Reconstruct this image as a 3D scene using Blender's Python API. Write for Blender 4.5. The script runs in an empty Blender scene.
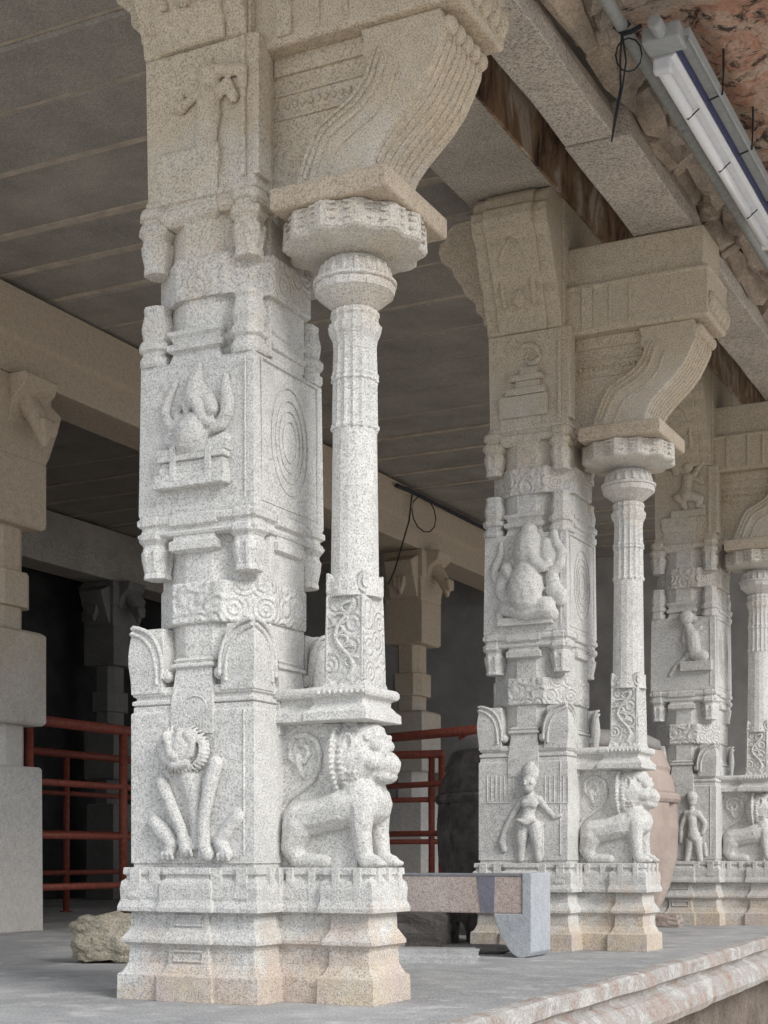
import bpy, bmesh, math, random
from mathutils import Vector, noise
random.seed(4)
SC = bpy.context.scene; COL = SC.collection
PI = math.pi

# ------------------------------------------------------------------ camera geometry
F = 1490.0; CX = 384.0; HZ = 855.0; D = 5.3; EYE = 0.52
TH = math.atan2(.273, .545)
RT = (math.cos(TH), math.sin(TH)); FW = (-math.sin(TH), math.cos(TH))
X0 = -29 / F * D
CAM = (-(X0*RT[0] + D*FW[0]), -(X0*RT[1] + D*FW[1]), EYE)
S = 3.23                                    # pier spacing along y


def on(u, v, ax, val):
    """point of a measured sight line on the plane ax = val (metres)"""
    a = (u - CX) / F; b = (HZ - v) / F
    r = (FW[0] + a*RT[0], FW[1] + a*RT[1], b)
    i = 'xyz'.index(ax); t = (val - CAM[i]) / r[i]
    return [CAM[k] + t*r[k] for k in range(3)]


# ------------------------------------------------------------------ materials
class NT:
    def __init__(s, name):
        m = bpy.data.materials.new(name); m.use_nodes = True
        s.m = m; s.t = m.node_tree; s.n = s.t.nodes; s.n.clear()
        s.out = s.n.new('ShaderNodeOutputMaterial'); s.b = s.n.new('ShaderNodeBsdfPrincipled')
        s.t.links.new(s.b.outputs[0], s.out.inputs[0])
        s.geo = s.n.new('ShaderNodeNewGeometry').outputs['Position']
        s.obj = s.n.new('ShaderNodeTexCoord').outputs['Object']

    def link(s, a, b): s.t.links.new(a, b)

    def noise(s, scale, detail=4, rough=.6, vec=None, dist=0.0):
        n = s.n.new('ShaderNodeTexNoise'); n.inputs['Scale'].default_value = scale
        n.inputs['Detail'].default_value = detail; n.inputs['Roughness'].default_value = rough
        n.inputs['Distortion'].default_value = dist
        s.link(vec or s.geo, n.inputs['Vector']); return n.outputs['Fac']

    def ramp(s, fac, stops):
        r = s.n.new('ShaderNodeValToRGB'); e = r.color_ramp.elements
        while len(e) < len(stops): e.new(.5)
        for k, (p, c) in enumerate(stops):
            e[k].position = p
            e[k].color = (c, c, c, 1) if isinstance(c, (int, float)) else (*c, 1)
        s.link(fac, r.inputs[0]); return r.outputs[0]

    def mix(s, fac, a, b, mode='MIX'):
        n = s.n.new('ShaderNodeMix'); n.data_type = 'RGBA'; n.blend_type = mode
        for sock, v in ((n.inputs[0], fac), (n.inputs[6], a), (n.inputs[7], b)):
            if isinstance(v, (int, float)): sock.default_value = v
            elif isinstance(v, tuple): sock.default_value = (*v, 1)
            else: s.link(v, sock)
        return n.outputs[2]

    def math(s, op, a, b=0.0):
        n = s.n.new('ShaderNodeMath'); n.operation = op
        for sock, v in ((n.inputs[0], a), (n.inputs[1], b)):
            if isinstance(v, (int, float)): sock.default_value = v
            else: s.link(v, sock)
        return n.outputs[0]

    def sep(s, vec):
        n = s.n.new('ShaderNodeSeparateXYZ'); s.link(vec, n.inputs[0]); return n.outputs

    def bump(s, h, dist, strength=1.0, prev=None):
        n = s.n.new('ShaderNodeBump'); n.inputs['Distance'].default_value = dist
        n.inputs['Strength'].default_value = strength
        s.link(h, n.inputs['Height'])
        if prev: s.link(prev, n.inputs['Normal'])
        return n.outputs[0]

    def fin(s, col, rough=.9, normal=None, metal=0.0):
        if isinstance(col, tuple): s.b.inputs['Base Color'].default_value = (*col, 1)
        else: s.link(col, s.b.inputs['Base Color'])
        s.b.inputs['Roughness'].default_value = rough; s.b.inputs['Metallic'].default_value = metal
        s.b.inputs['Specular IOR Level'].default_value = .25
        if normal: s.link(normal, s.b.inputs['Normal'])
        return s.m


def stone(name, ca, cb, speck=.5, warm=None, warmz=(2.3, 3.1), stain=0.0, carved=0.0, bump=.004, fscale=170):
    t = NT(name)
    big = t.noise(2.3, 5, .65)
    c = t.ramp(big, [(.32, ca), (.68, cb)])
    if warm:                                              # old lime wash worn off the upper courses
        z = t.sep(t.obj)[2]
        zz = t.math('ADD', z, t.math('MULTIPLY', t.math('SUBTRACT', t.noise(3.5, 5, .7), .5), 1.6))
        r = t.n.new('ShaderNodeMapRange'); r.inputs[1].default_value = warmz[0]; r.inputs[2].default_value = warmz[1]
        t.link(zz, r.inputs[0])
        c = t.mix(r.outputs[0], c, warm)
    if stain:                                             # rusty earth stains on the plinth
        z = t.sep(t.obj)[2]
        xx = t.sep(t.obj)[0]
        zz = t.math('ADD', z, t.math('MULTIPLY', t.math('SUBTRACT', t.noise(5, 4, .7), .5), .9))
        zz = t.math('SUBTRACT', zz, t.math('MULTIPLY', t.math('ADD', xx, .35), .22))
        r = t.n.new('ShaderNodeMapRange'); r.inputs[1].default_value = .26; r.inputs[2].default_value = .02
        t.link(zz, r.inputs[0])
        c = t.mix(t.math('MULTIPLY', r.outputs[0], stain), c, t.ramp(t.noise(4, 3), [(.35, (.56, .45, .39)), (.65, (.60, .48, .33))]))
    sp = t.noise(fscale, 2, .7)
    c = t.mix(speck, c, t.ramp(sp, [(.35, .40), (.49, .97), (.66, 1.22)]), 'MULTIPLY')
    sp2 = t.noise(28, 4, .7)
    c = t.mix(.5, c, t.ramp(sp2, [(.3, .72), (.6, 1.08)]), 'MULTIPLY')
    nrm = t.bump(sp, bump*.6, .7)
    nrm = t.bump(sp2, bump*1.3, .8, nrm)
    if carved:                                            # shallow scroll carving
        v = t.n.new('ShaderNodeTexVoronoi'); v.inputs['Scale'].default_value = 13; v.feature = 'SMOOTH_F1'
        v.inputs['Randomness'].default_value = .6; v.inputs['Smoothness'].default_value = .25
        t.link(t.obj, v.inputs['Vector'])
        w = t.math('SINE', t.math('MULTIPLY', v.outputs['Distance'], 26))
        nrm = t.bump(w, carved, .9, nrm)
    return t.fin(c, .92, nrm)


M = {}
LA, LB = (.555, .545, .52), (.70, .69, .66)
OCH = (.56, .475, .36)
M['granite'] = stone('pale granite', LA, LB, .75, OCH, (2.3, 3.15), stain=.75)
M['carved'] = stone('pale granite with scroll carving', LA, LB, .75, OCH, (2.3, 3.15), carved=.0028)
M['abacus'] = stone('red tinted granite', (.44, .355, .275), (.56, .48, .37), .75)
M['inner'] = stone('brown granite', (.52, .50, .47), (.62, .59, .55), .6, (.53, .435, .325), (1.2, 2.4))
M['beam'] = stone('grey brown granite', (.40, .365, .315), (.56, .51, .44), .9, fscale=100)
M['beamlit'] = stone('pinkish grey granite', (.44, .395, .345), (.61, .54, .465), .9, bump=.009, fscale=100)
M['rubble'] = stone('mixed brown rubble', (.24, .205, .17), (.60, .50, .40), .55, bump=.014, fscale=110)
M['footing'] = stone('dark brown rough footing', (.13, .105, .085), (.30, .25, .21), .6, bump=.02, fscale=60)
M['dark'] = stone('dark weathered stone', (.10, .095, .09), (.16, .15, .14), .5, bump=.006)
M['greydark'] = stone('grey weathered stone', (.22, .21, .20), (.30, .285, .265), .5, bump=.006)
M['rockm'] = stone('tan broken stone', (.34, .30, .23), (.50, .45, .36), .6, bump=.015, fscale=90)
M['barrelm'] = stone('pinkish brown stone', (.34, .275, .24), (.46, .385, .34), .55, bump=.008)
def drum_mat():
    t = NT('pinkish stone with shade painted on its inner side')
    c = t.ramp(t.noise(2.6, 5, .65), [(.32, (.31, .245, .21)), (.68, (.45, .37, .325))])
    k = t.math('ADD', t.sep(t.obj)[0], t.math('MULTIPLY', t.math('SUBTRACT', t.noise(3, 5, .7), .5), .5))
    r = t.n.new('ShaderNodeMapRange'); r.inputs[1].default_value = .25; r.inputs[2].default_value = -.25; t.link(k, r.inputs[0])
    c = t.mix(r.outputs[0], c, t.ramp(t.noise(7, 5, .7), [(.35, (.05, .045, .042)), (.65, (.14, .125, .115))]))  # shade of the hall side painted into the colour, with a ragged edge
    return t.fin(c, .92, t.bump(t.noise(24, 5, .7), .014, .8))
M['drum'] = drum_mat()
M['benchm'] = stone('pink granite', (.47, .375, .335), (.54, .47, .43), .7)
M['benchtop'] = stone('slate grey painted stone', (.20, .20, .22), (.27, .27, .29), .35)
M['benchtop2'] = stone('pale grey flat stone', (.36, .36, .36), (.48, .48, .47), .45)
M['benchband'] = stone('faded navy paint on stone', (.17, .17, .21), (.25, .25, .30), .35)
M['benchleg'] = stone('bluish grey stone', (.40, .42, .45), (.50, .52, .54), .45)


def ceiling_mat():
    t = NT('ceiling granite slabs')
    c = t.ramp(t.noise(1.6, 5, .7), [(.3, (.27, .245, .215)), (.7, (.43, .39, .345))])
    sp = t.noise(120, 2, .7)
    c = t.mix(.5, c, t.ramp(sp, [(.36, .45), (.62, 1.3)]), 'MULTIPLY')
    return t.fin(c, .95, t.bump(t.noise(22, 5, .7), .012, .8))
M['ceil'] = ceiling_mat()


def joint_mat():
    t = NT('sandy joint mortar')
    c = t.ramp(t.noise(6, 5, .7), [(.3, (.36, .31, .255)), (.65, (.58, .49, .39))])
    return t.fin(c, .95, t.bump(t.noise(40, 4, .7), .01))
M['joint'] = joint_mat()


def floor_mat():
    t = NT('worn grey stone paving')
    c = t.ramp(t.noise(1.7, 6, .7, dist=.4), [(.32, (.31, .31, .315)), (.68, (.50, .50, .495))])
    c = t.mix(.6, c, t.ramp(t.noise(110, 2, .7), [(.36, .5), (.62, 1.3)]), 'MULTIPLY')
    c = t.mix(t.ramp(t.noise(4.2, 6, .75), [(.52, 0.0), (.66, .8)]), c, (.60, .595, .58))
    return t.fin(c, .85, t.bump(t.noise(14, 6, .7), .018, .7))
M['floor'] = floor_mat()


def edge_mat():
    t = NT('worn lime plaster over red brick edge')
    c = t.ramp(t.noise(5.5, 6, .72, dist=.5), [(.30, (.34, .23, .18)), (.42, (.42, .35, .31)), (.52, (.44, .42, .40)), (.62, (.58, .56, .53)), (.75, (.48, .38, .31))])
    c = t.mix(.5, c, t.ramp(t.noise(90, 2, .7), [(.36, .5), (.62, 1.25)]), 'MULTIPLY')
    return t.fin(c, .9, t.bump(t.noise(20, 5, .7), .02, .8))
M['edge'] = edge_mat()


def eave_mat():
    t = NT('flaking red painted eave plaster')
    mp = t.n.new('ShaderNodeMapping'); mp.inputs['Scale'].default_value = (1.0, 1.0, 1.0)
    t.link(t.geo, mp.inputs[0])
    v = mp.outputs[0]
    c = t.ramp(t.noise(3.2, 6, .65, v, .8), [(.28, (.60, .53, .45)), (.42, (.66, .52, .42)), (.50, (.60, .42, .32)), (.58, (.56, .30, .21)), (.66, (.66, .50, .40)), (.76, (.68, .60, .52))])
    k = t.ramp(t.noise(5.6, 8, .78, v, 1.6), [(.41, .95), (.49, 0.0)])
    c = t.mix(k, c, (.045, .040, .038))
    c = t.mix(.4, c, t.ramp(t.noise(60, 3, .7), [(.36, .5), (.62, 1.25)]), 'MULTIPLY')
    return t.fin(c, .9, t.bump(t.noise(9, 6, .75, dist=.8), .05, .8))
M['eave'] = eave_mat()


def stained_mat():
    t = NT('rust streaked beam side')
    mp = t.n.new('ShaderNodeMapping'); mp.inputs['Scale'].default_value = (1, 1.5, .8); t.link(t.geo, mp.inputs[0])
    c = t.ramp(t.noise(2.2, 6, .68, mp.outputs[0], .6), [(.36, (.04, .03, .026)), (.44, (.22, .13, .08)), (.53, (.34, .23, .14)), (.60, (.52, .44, .35))])
    return t.fin(c, .92, t.bump(t.noise(25, 4, .7), .01))
M['stained'] = stained_mat()


def plain(name, col, rough=.6, metal=0.0, var=.12, sc=30):
    t = NT(name)
    a = tuple(max(0, x*(1-var)) for x in col); b = tuple(min(1, x*(1+var)) for x in col)
    n = t.noise(sc, 4, .6)
    return t.fin(t.ramp(n, [(.35, a), (.65, b)]), rough, t.bump(n, .001, .3), metal)


M['red'] = plain('red oxide paint', (.23, .062, .042), .5, var=.2)
M['wallgrey'] = plain('grey cement wall', (.42, .405, .39), .95, var=.15, sc=3)
M['walldark'] = plain('near black wall plaster', (.045, .043, .042), .95, var=.25, sc=3)  # near black all over, slightly mottled
M['ground'] = plain('dusty court ground', (.55, .49, .42), .95, var=.15, sc=2)
M['alu'] = plain('grey enamelled steel', (.36, .38, .38), .45, var=.08)
M['white'] = plain('white enamelled batten', (.72, .73, .75), .4, var=.04)
M['tube'] = plain('frosted glass tube', (.86, .87, .88), .2, var=.02)
M['pipe'] = plain('grey conduit', (.30, .31, .30), .5, var=.12)
M['black'] = plain('black cable', (.03, .032, .04), .5)
M['blue'] = plain('dark blue seal', (.05, .06, .14), .5)

# ------------------------------------------------------------------ mesh helpers


class MB:
    def __init__(s): s.bm = bmesh.new()

    def loft(s, rings, cap=True, closed=True):
        R = [[s.bm.verts.new(p) for p in r] for r in rings]
        n = len(R[0])
        for a, b in zip(R, R[1:]):
            for i in range(n if closed else n-1):
                j = (i+1) % n
                try: s.bm.faces.new((a[i], a[j], b[j], b[i]))
                except ValueError: pass
        if cap:
            s.bm.faces.new(list(reversed(R[0]))); s.bm.faces.new(R[-1])
        return s

    def box(s, x0, x1, y0, y1, z0, z1):
        return s.loft([[(x0, y0, z), (x1, y0, z), (x1, y1, z), (x0, y1, z)] for z in (z0, z1)])

    def stack(s, poly, prof, taper=None):
        """mouldings: a convex ccw plan swept up a list of (z, outward offset)"""
        n = len(poly); rings = []
        for z, d in prof:
            r = []
            for i in range(n):
                p = Vector(poly[i]); a = p - Vector(poly[i-1]); b = Vector(poly[(i+1) % n]) - p
                n1 = Vector((a.y, -a.x)).normalized(); n2 = Vector((b.y, -b.x)).normalized()
                q = p + d*(n1+n2)/(1+n1.dot(n2))
                r.append((q.x, q.y, z))
            rings.append(r)
        return s.loft(rings)

    def prism(s, poly, ax, lo, hi):
        """poly in the plane across axis ax"""
        def P(a, b, c): return {'x': (c, a, b), 'y': (a, c, b), 'z': (a, b, c)}[ax]
        return s.loft([[P(a, b, lo) for a, b in poly], [P(a, b, hi) for a, b in poly]])

    def lathe(s, cx, cy, prof, n=24, lobes=0, amp=0.0, z_amp=None, rot=0.0):
        rings = []
        for q in prof:
            z, r = q[0], q[1]; am = q[2] if len(q) > 2 else amp
            rings.append([(cx + r*(1 + am*math.cos(lobes*2*PI*i/n))*math.cos(2*PI*i/n+rot),
                           cy + r*(1 + am*math.cos(lobes*2*PI*i/n))*math.sin(2*PI*i/n+rot), z) for i in range(n)])
        return s.loft(rings)

    def tube(s, pts, rad, n=8, closed=False):
        pts = [Vector(p) for p in pts]; rings = []
        rr = rad if isinstance(rad, (list, tuple)) else [rad]*len(pts)
        up = Vector((.13, .21, .97))
        for i, p in enumerate(pts):
            a = pts[max(i-1, 0)]; b = pts[min(i+1, len(pts)-1)]
            if closed: a = pts[i-1]; b = pts[(i+1) % len(pts)]
            t = (b-a).normalized()
            u = t.cross(up)
            if u.length < .05: u = t.cross(Vector((1, 0, 0)))
            u.normalize(); w = t.cross(u)
            rings.append([tuple(p + rr[i]*(math.cos(2*PI*k/n)*u + math.sin(2*PI*k/n)*w)) for k in range(n)])
        if closed: rings.append(rings[0])
        return s.loft(rings, cap=not closed)

    def ball(s, c, r, sub=2):
        if isinstance(r, (int, float)): r = (r, r, r)
        ret = bmesh.ops.create_icosphere(s.bm, subdivisions=sub, radius=1)
        for v in ret['verts']: v.co = Vector((c[0]+v.co.x*r[0], c[1]+v.co.y*r[1], c[2]+v.co.z*r[2]))
        return s

    def limb(s, pts, rads):
        """rounded tapering limb through points"""
        for p, r in zip(pts, rads): s.ball(p, r)
        for i in range(len(pts)-1): s.tube([pts[i], pts[i+1]], [rads[i], rads[i+1]], 10)
        return s

    def build(s, name, mat, parent=None, bevel=0.0, smooth=False, remesh=0.0, relax=2):
        bmesh.ops.recalc_face_normals(s.bm, faces=s.bm.faces)
        me = bpy.data.meshes.new(name); s.bm.to_mesh(me); s.bm.free()
        o = bpy.data.objects.new(name, me); COL.objects.link(o)
        me.materials.append(M[mat] if isinstance(mat, str) else mat)
        if remesh:
            r = o.modifiers.new('r', 'REMESH'); r.mode = 'VOXEL'; r.voxel_size = remesh; r.use_smooth_shade = True
            if relax:
                k = o.modifiers.new('s', 'SMOOTH'); k.factor = .5; k.iterations = relax
            bpy.context.view_layer.update()
            dg = bpy.context.evaluated_depsgraph_get()
            me2 = bpy.data.meshes.new_from_object(o.evaluated_get(dg)); o.modifiers.clear(); o.data = me2
            me2.name = name
            if not me2.materials: me2.materials.append(M[mat])
        elif smooth:
            for p in me.polygons: p.use_smooth = True
        if bevel:
            b = o.modifiers.new('bevel', 'BEVEL'); b.width = bevel; b.segments = 2; b.limit_method = 'ANGLE'; b.angle_limit = math.radians(35)
        if parent: o.parent = parent
        return o


def rect(x0, x1, y0, y1): return [(x0, y0), (x1, y0), (x1, y1), (x0, y1)]


def octa(cx, cy, h, side):
    """square of half width h with its corners cut; side = half length of the straight sides"""
    s_ = side
    return [(cx-s_, cy-h), (cx+s_, cy-h), (cx+h, cy-s_), (cx+h, cy+s_), (cx+s_, cy+h), (cx-s_, cy+h), (cx-h, cy+s_), (cx-h, cy-s_)]


def octb(cx, hx, fx, hy, fy):
    """eight sided plan: half widths hx, hy; half lengths fx, fy of the straight sides"""
    return [(cx-fx, -hy), (cx+fx, -hy), (cx+hx, -fy), (cx+hx, fy), (cx+fx, hy), (cx-fx, hy), (cx-hx, fy), (cx-hx, -fy)]


def tag(o, label, cat, group=None):
    o['label'] = label; o['category'] = cat
    if group: o['group'] = group
    return o


def struct(o): o['kind'] = 'structure'; return o


def thing(name, label, cat, loc=(0, 0, 0), rz=0.0, group=None):
    o = bpy.data.objects.new(name, None); COL.objects.link(o); o.location = loc; o.rotation_euler = (0, 0, rz)
    return tag(o, label, cat, group)


# ------------------------------------------------------------------ the carved pier
MX = -.52           # middle of the main shaft; the colonette stands at x = 0
MAIN = rect(-.775, -.265, -.255, .255)


def lin(f, *pts): return [f(*p) for p in pts]


def face_map(y, ox, oy, sc, dy=0.0):
    """measured spots of a carved face on the plane y (pier coordinates)"""
    def f(a, b, w=0.0):
        p = on(ox + a/sc, oy + b/sc, 'y', y + dy)
        return (p[0], y - w, p[2])
    return f


def px(sc, y=0.0, dy=0.0):
    z = D + (dy*FW[1]) + .1
    return z / F / sc


def build_pier_common(root):
    P = root
    # base courses
    prof = [(0, .044), (.09, .042), (.10, .028), (.132, .013), (.185, .010), (.195, .015), (.205, .032), (.218, .032), (.245, .016),
            (.26, .008), (.315, .006), (.318, .042), (.333, .043), (.36, .034), (.40, .036), (.425, .032), (.437, .018), (.445, .018), (.452, .028), (.475, .026), (.476, -.01)]
    b = MB()
    b.stack(MAIN, prof)
    b.stack(rect(-.60, -.44, -.275, .275), [(z, d-.006) for z, d in prof])
    b.stack(rect(-.36, .005, -.085, .085), prof)
    b.stack(rect(-.03, .105, -.105, .105), prof)
    # little pilasters and hanging leaves of the top course
    for sy in (-1, 1):
        for x in (-.745, -.66, -.40, -.295):
            b.box(x-.022, x+.022, sy*.255 - (.036 if sy < 0 else -.012), sy*.255 + (.036 if sy > 0 else -.012), .40, .474)
            b.stack([(x-.03, sy*.27-.024), (x+.03, sy*.27-.024), (x+.03, sy*.27+.024), (x-.03, sy*.27+.024)], [(.335, -.012), (.37, 0), (.40, -.004)])
        for x in (-.20, -.11, -.005, .08):
            yy = .085 if x < -.03 else .105
            b.box(x-.014, x+.014, sy*yy - (.036 if sy < 0 else -.01), sy*yy + (.036 if sy > 0 else -.01), .345, .474)
    for yy in (-.19, -.13, .13, .19):
        b.box(-.28, -.226, yy-.016, yy+.016, .345, .474)
    for yy in (-.08, 0, .08):
        b.box(.09, .142, yy-.014, yy+.014, .345, .474)
    # small sunk niche frames of the lower courses
    for (z0, z1, d) in ((.27, .305, .004), (.142, .178, .008)):
        for x in (-.68, -.37):
            b.tube([(x-.05, -.255-d, z0), (x+.05, -.255-d, z0), (x+.05, -.255-d, z1), (x-.05, -.255-d, z1)], .005, 6, True)
        for x in (-.23, -.12):
            b.tube([(x-.035, -.085-d, z0), (x+.035, -.085-d, z0), (x+.035, -.085-d, z1), (x-.035, -.085-d, z1)], .005, 6, True)
        b.tube([(-.52-.06, -.275-d, z0), (-.46, -.275-d, z0), (-.46, -.275-d, z1), (-.58, -.275-d, z1)], .005, 6, True)
    b.build('base', 'granite', P, bevel=.004)
    # lower block with its string courses
    b = MB()
    b.stack(MAIN, [(.47, 0), (1.055, 0), (1.058, -.008), (1.062, .004), (1.075, .004), (1.08, -.008), (1.088, -.008), (1.094, .002), (1.105, .002), (1.125, -.012)])
    b.stack(rect(-.605, -.425, -.268, .268), [(.95, 0), (1.05, 0), (1.185, -.014), (1.19, -.002), (1.20, -.002), (1.205, -.014), (1.215, -.006), (1.225, -.02)])
    b.stack(rect(-.79, -.252, -.10, .10), [(.95, 0), (1.05, 0), (1.185, -.014), (1.19, -.002), (1.20, -.002), (1.205, -.014), (1.215, -.006), (1.225, -.02)])
    b.stack(rect(-.762, -.278, -.242, .242), [(.49, .02), (1.03, .02), (1.04, .01)])
    b.tube([(-.265, -.21, .52), (-.265, -.21, 1.03)], .004, 6); b.tube([(-.30, -.263, .52), (-.30, -.263, 1.03)], .004, 6)
    b.build('lower_block', 'granite', P, bevel=.004)
    # corner leaves
    for sx in (-1, 1):
        for sy in (-1, 1):
            cx = MX + sx*.262; cy = sy*.262; m = MB(); rings = []
            arc = [(1.10, .112), (1.15, .112), (1.18, .112), (1.21, .110), (1.24, .105), (1.27, .097), (1.295, .085), (1.315, .070), (1.33, .050), (1.34, .028), (1.345, .008)]
            bul = [0, .002, .005, .008, .008, .006, .003, 0, -.002, -.003, -.004]
            for (z, t_), u_ in zip(arc, bul):
                c = (cx + sx*u_, cy + sy*u_)
                rings.append([(c[0], c[1], z), (c[0]-sx*t_*1.25, c[1], z), (c[0]-sx*(t_*.8+.02), c[1]-sy*(t_*.8+.02), z), (c[0], c[1]-sy*t_*1.25, z)])
            m.loft(rings)
            m.stack(rect(min(cx-sx*.012, cx-sx*.135), max(cx-sx*.012, cx-sx*.135), min(cy-sy*.012, cy-sy*.135), max(cy-sy*.012, cy-sy*.135)), [(1.09, 0), (1.25, 0), (1.338, -.008)])
            for off in (0.0, .024):
                m.tube([(cx-sx*max(t_*1.25-off, .004), cy+sy*.004, z - off*.8) for z, t_ in arc[1:]], .009, 6)
                m.tube([(cx+sx*.004, cy-sy*max(t_*1.25-off, .004), z - off*.8) for z, t_ in arc[1:]], .009, 6)
            m.ball((cx-sx*.15, cy-sy*.02, 1.165), (.024, .03, .026)); m.ball((cx-sx*.02, cy-sy*.15, 1.165), (.03, .024, .026))
            m.build('corner_leaf', 'granite', P, bevel=.004)
    # eight sided shaft pieces and carved bands
    for z0, z1 in ((1.12, 1.35), (1.48, 1.68), (2.30, 2.52), (2.64, 2.84)):
        m = MB(); m.stack(octb(-.508, .232, .056, .232, .12), [(z0, 0), (z1, 0)]); m.build('shaft', 'granite', P, bevel=.005)
    m = MB(); m.stack(octb(-.508, .245, .104, .245, .115), [(1.345, -.004), (1.355, 0), (1.485, 0), (1.495, -.004)]); m.build('carved_band', 'carved', P, bevel=.005)
    m = MB(); m.stack(octb(-.498, .245, .10, .245, .13), [(2.505, -.004), (2.51, 0), (2.645, 0), (2.655, -.004)]); m.build('carved_band', 'carved', P, bevel=.005)
    # square middle block
    m = MB()
    m.stack(rect(-.757, -.266, -.25, .252), [(1.66, -.02), (1.665, .0), (1.675, .004), (1.685, -.006), (1.70, -.01), (1.712, .004), (1.73, .004), (1.738, -.004), (1.75, 0), (2.285, -.006), (2.29, -.016)])
    m.stack(rect(-.62, -.42, -.258, .258), [(1.60, -.02), (1.61, 0), (1.64, 0), (1.65, -.012), (1.69, -.014), (1.70, 0), (1.735, 0), (1.75, -.02)])
    m.stack(rect(-.766, -.257, -.10, .10), [(1.60, -.02), (1.61, 0), (1.64, 0), (1.65, -.012), (1.69, -.014), (1.70, 0), (1.735, 0), (1.75, -.02)])
    for q in (rect(-.63, -.41, -.243, .243), rect(-.75, -.272, -.11, .11)):
        m.stack(q, [(2.28, 0), (2.32, -.012), (2.33, .006), (2.35, .006), (2.36, -.012), (2.375, -.006), (2.385, .004), (2.40, .004), (2.41, -.03)])
    m.tube([(-.302, -.251, 1.77), (-.302, -.251, 2.27)], .004, 6)
    m.tube([(-.266, -.20, 1.77), (-.266, -.20, 2.27), (-.266, .20, 2.27), (-.266, .20, 1.77)], .004, 6, True)
    for rr_ in (.05, .075, .10, .13): m.tube([(-.266, rr_*math.cos(q_*PI/12), 2.02+rr_*1.5*math.sin(q_*PI/12)) for q_ in range(24)], .003, 5, True)
    m.build('middle_block', 'granite', P, bevel=.004)
    # pendants under and knops over the corners of the blocks
    for (zt, d, zf, h) in ((1.745, -1, 1.50, .225), (2.285, 1, 0, .225), (2.86, -1, 0, .235)):
        for sx in (-1, 1):
            for sy in (-1, 1):
                cx = -.512 + sx*(.245-.05); cy = sy*(.25-.05); k = MB()
                pr = [(0, .052), (.012, .058), (.035, .058), (.042, .048), (.055, .048), (.063, .060), (.085, .062), (.095, .053), (.105, .046), (.118, .049), (.15, .053), (.185, .046), (.205, .042), (.208, .045), (h-.002, .045), (h, .038)]
                if d == 1: pr = [(a, max(b_, .04)) for a, b_ in pr]
                q = octa(cx, cy, .001, .0007)
                k.stack(octa(cx, cy, .02, .0145), [(zt + d*a, b_-.02) for a, b_ in (pr if d > 0 else pr[::-1])])
                for i in range(8):
                    if d < 0:
                        aa = PI/4*i + PI/8
                        k.limb([(cx+.05*math.cos(aa), cy+.05*math.sin(aa), zt-.13), (cx+.042*math.cos(aa), cy+.042*math.sin(aa), zt-.195)], [.012, .008])
                k.build('pendant' if d < 0 else 'knop', 'granite', P, bevel=.004)
    # top block
    m = MB()
    m.stack(rect(-.730, -.262, -.245, .245), [(2.80, -.012), (2.815, 0), (2.835, 0), (2.842, -.012), (2.856, -.012), (2.862, 0), (2.88, 0), (2.885, -.006), (3.395, 0)])
    m.stack(rect(-.66, -.42, -.25, .25), [(2.78, -.02), (2.80, 0), (2.835, 0), (2.842, -.012), (2.856, -.012), (2.862, 0), (2.93, 0), (2.96, .012), (3.03, .012), (3.045, 0)])
    m.stack(rect(-.738, -.255, -.11, .11), [(2.78, -.02), (2.80, 0), (2.835, 0), (2.842, -.012), (2.856, -.012), (2.862, 0), (2.93, 0)])
    m.box(-.276, -.250, -.246, -.16, 2.90, 3.39); m.box(-.276, -.250, .16, .246, 2.90, 3.39)
    m.box(-.32, -.302, -.256, -.24, 2.90, 3.39)
    m.build('top_block', 'granite', P, bevel=.004)
    # link wall behind the lion and under the bracket
    m = MB(); m.box(-.30, .04, -.062, .062, .47, 1.0); m.build('lion_panel', 'granite', P)
    m = MB(); m.box(-.30, .115, -.115, .115, 2.83, 3.352)
    for sy in (-1, 1):
        m.box(-.26, .12, sy*.115-.012, sy*.115+.012, 3.285, 3.35)
        m.box(-.26, .12, sy*.115-.008, sy*.115+.008, 3.13, 3.142)
        for i in range(12): m.ball((-.24 + i*.031, sy*.115, 3.18), (.013, .014, .016), 1)
        m.box(-.26, .12, sy*.115-.008, sy*.115+.008, 3.215, 3.225)
    m.build('frieze_wall', 'granite', P, bevel=.003)
    # cornice over the lion
    cp = [(.985, -.005), (.99, .035), (1.02, .034), (1.03, .022), (1.05, .006), (1.068, .008), (1.075, .026), (1.085, .03), (1.098, .03), (1.108, .022), (1.112, 0)]
    m = MB(); m.stack(rect(-.36, .0, -.082, .082), cp); m.stack(rect(-.10, .082, -.105, .105), cp)
    for i in range(9): m.ball((-.075+i*.022, -.136, 1.088), (.009, .008, .012), 1)
    m.build('lion_cornice', 'granite', P, bevel=.004)
    # colonette
    c = MB()
    c.stack(rect(-.083, .083, -.083, .083), [(1.11, .006), (1.13, 0), (1.40, -.006), (1.44, -.008), (1.47, -.016)])
    for sx in (-1, 1):
        for sy in (-1, 1):
            c.loft([[(sx*.077, sy*.077, z), (sx*(.077-w), sy*.077, z), (sx*(.077-w), sy*(.077-w), z), (sx*.077, sy*(.077-w), z)] for z, w in ((1.44, .045), (1.48, .04), (1.505, .026), (1.515, .012))])
    col = c.build('colonette_foot', 'carved', P, bevel=.004)
    sc = MB()                                             # rising scroll on the foot
    pts = []
    for i in range(22):
        t_ = i/21; pts.append((.035*math.sin(t_*2.4*PI+.4), -.083, 1.14+.27*t_))
    sc.tube(pts, .008, 6)
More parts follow.
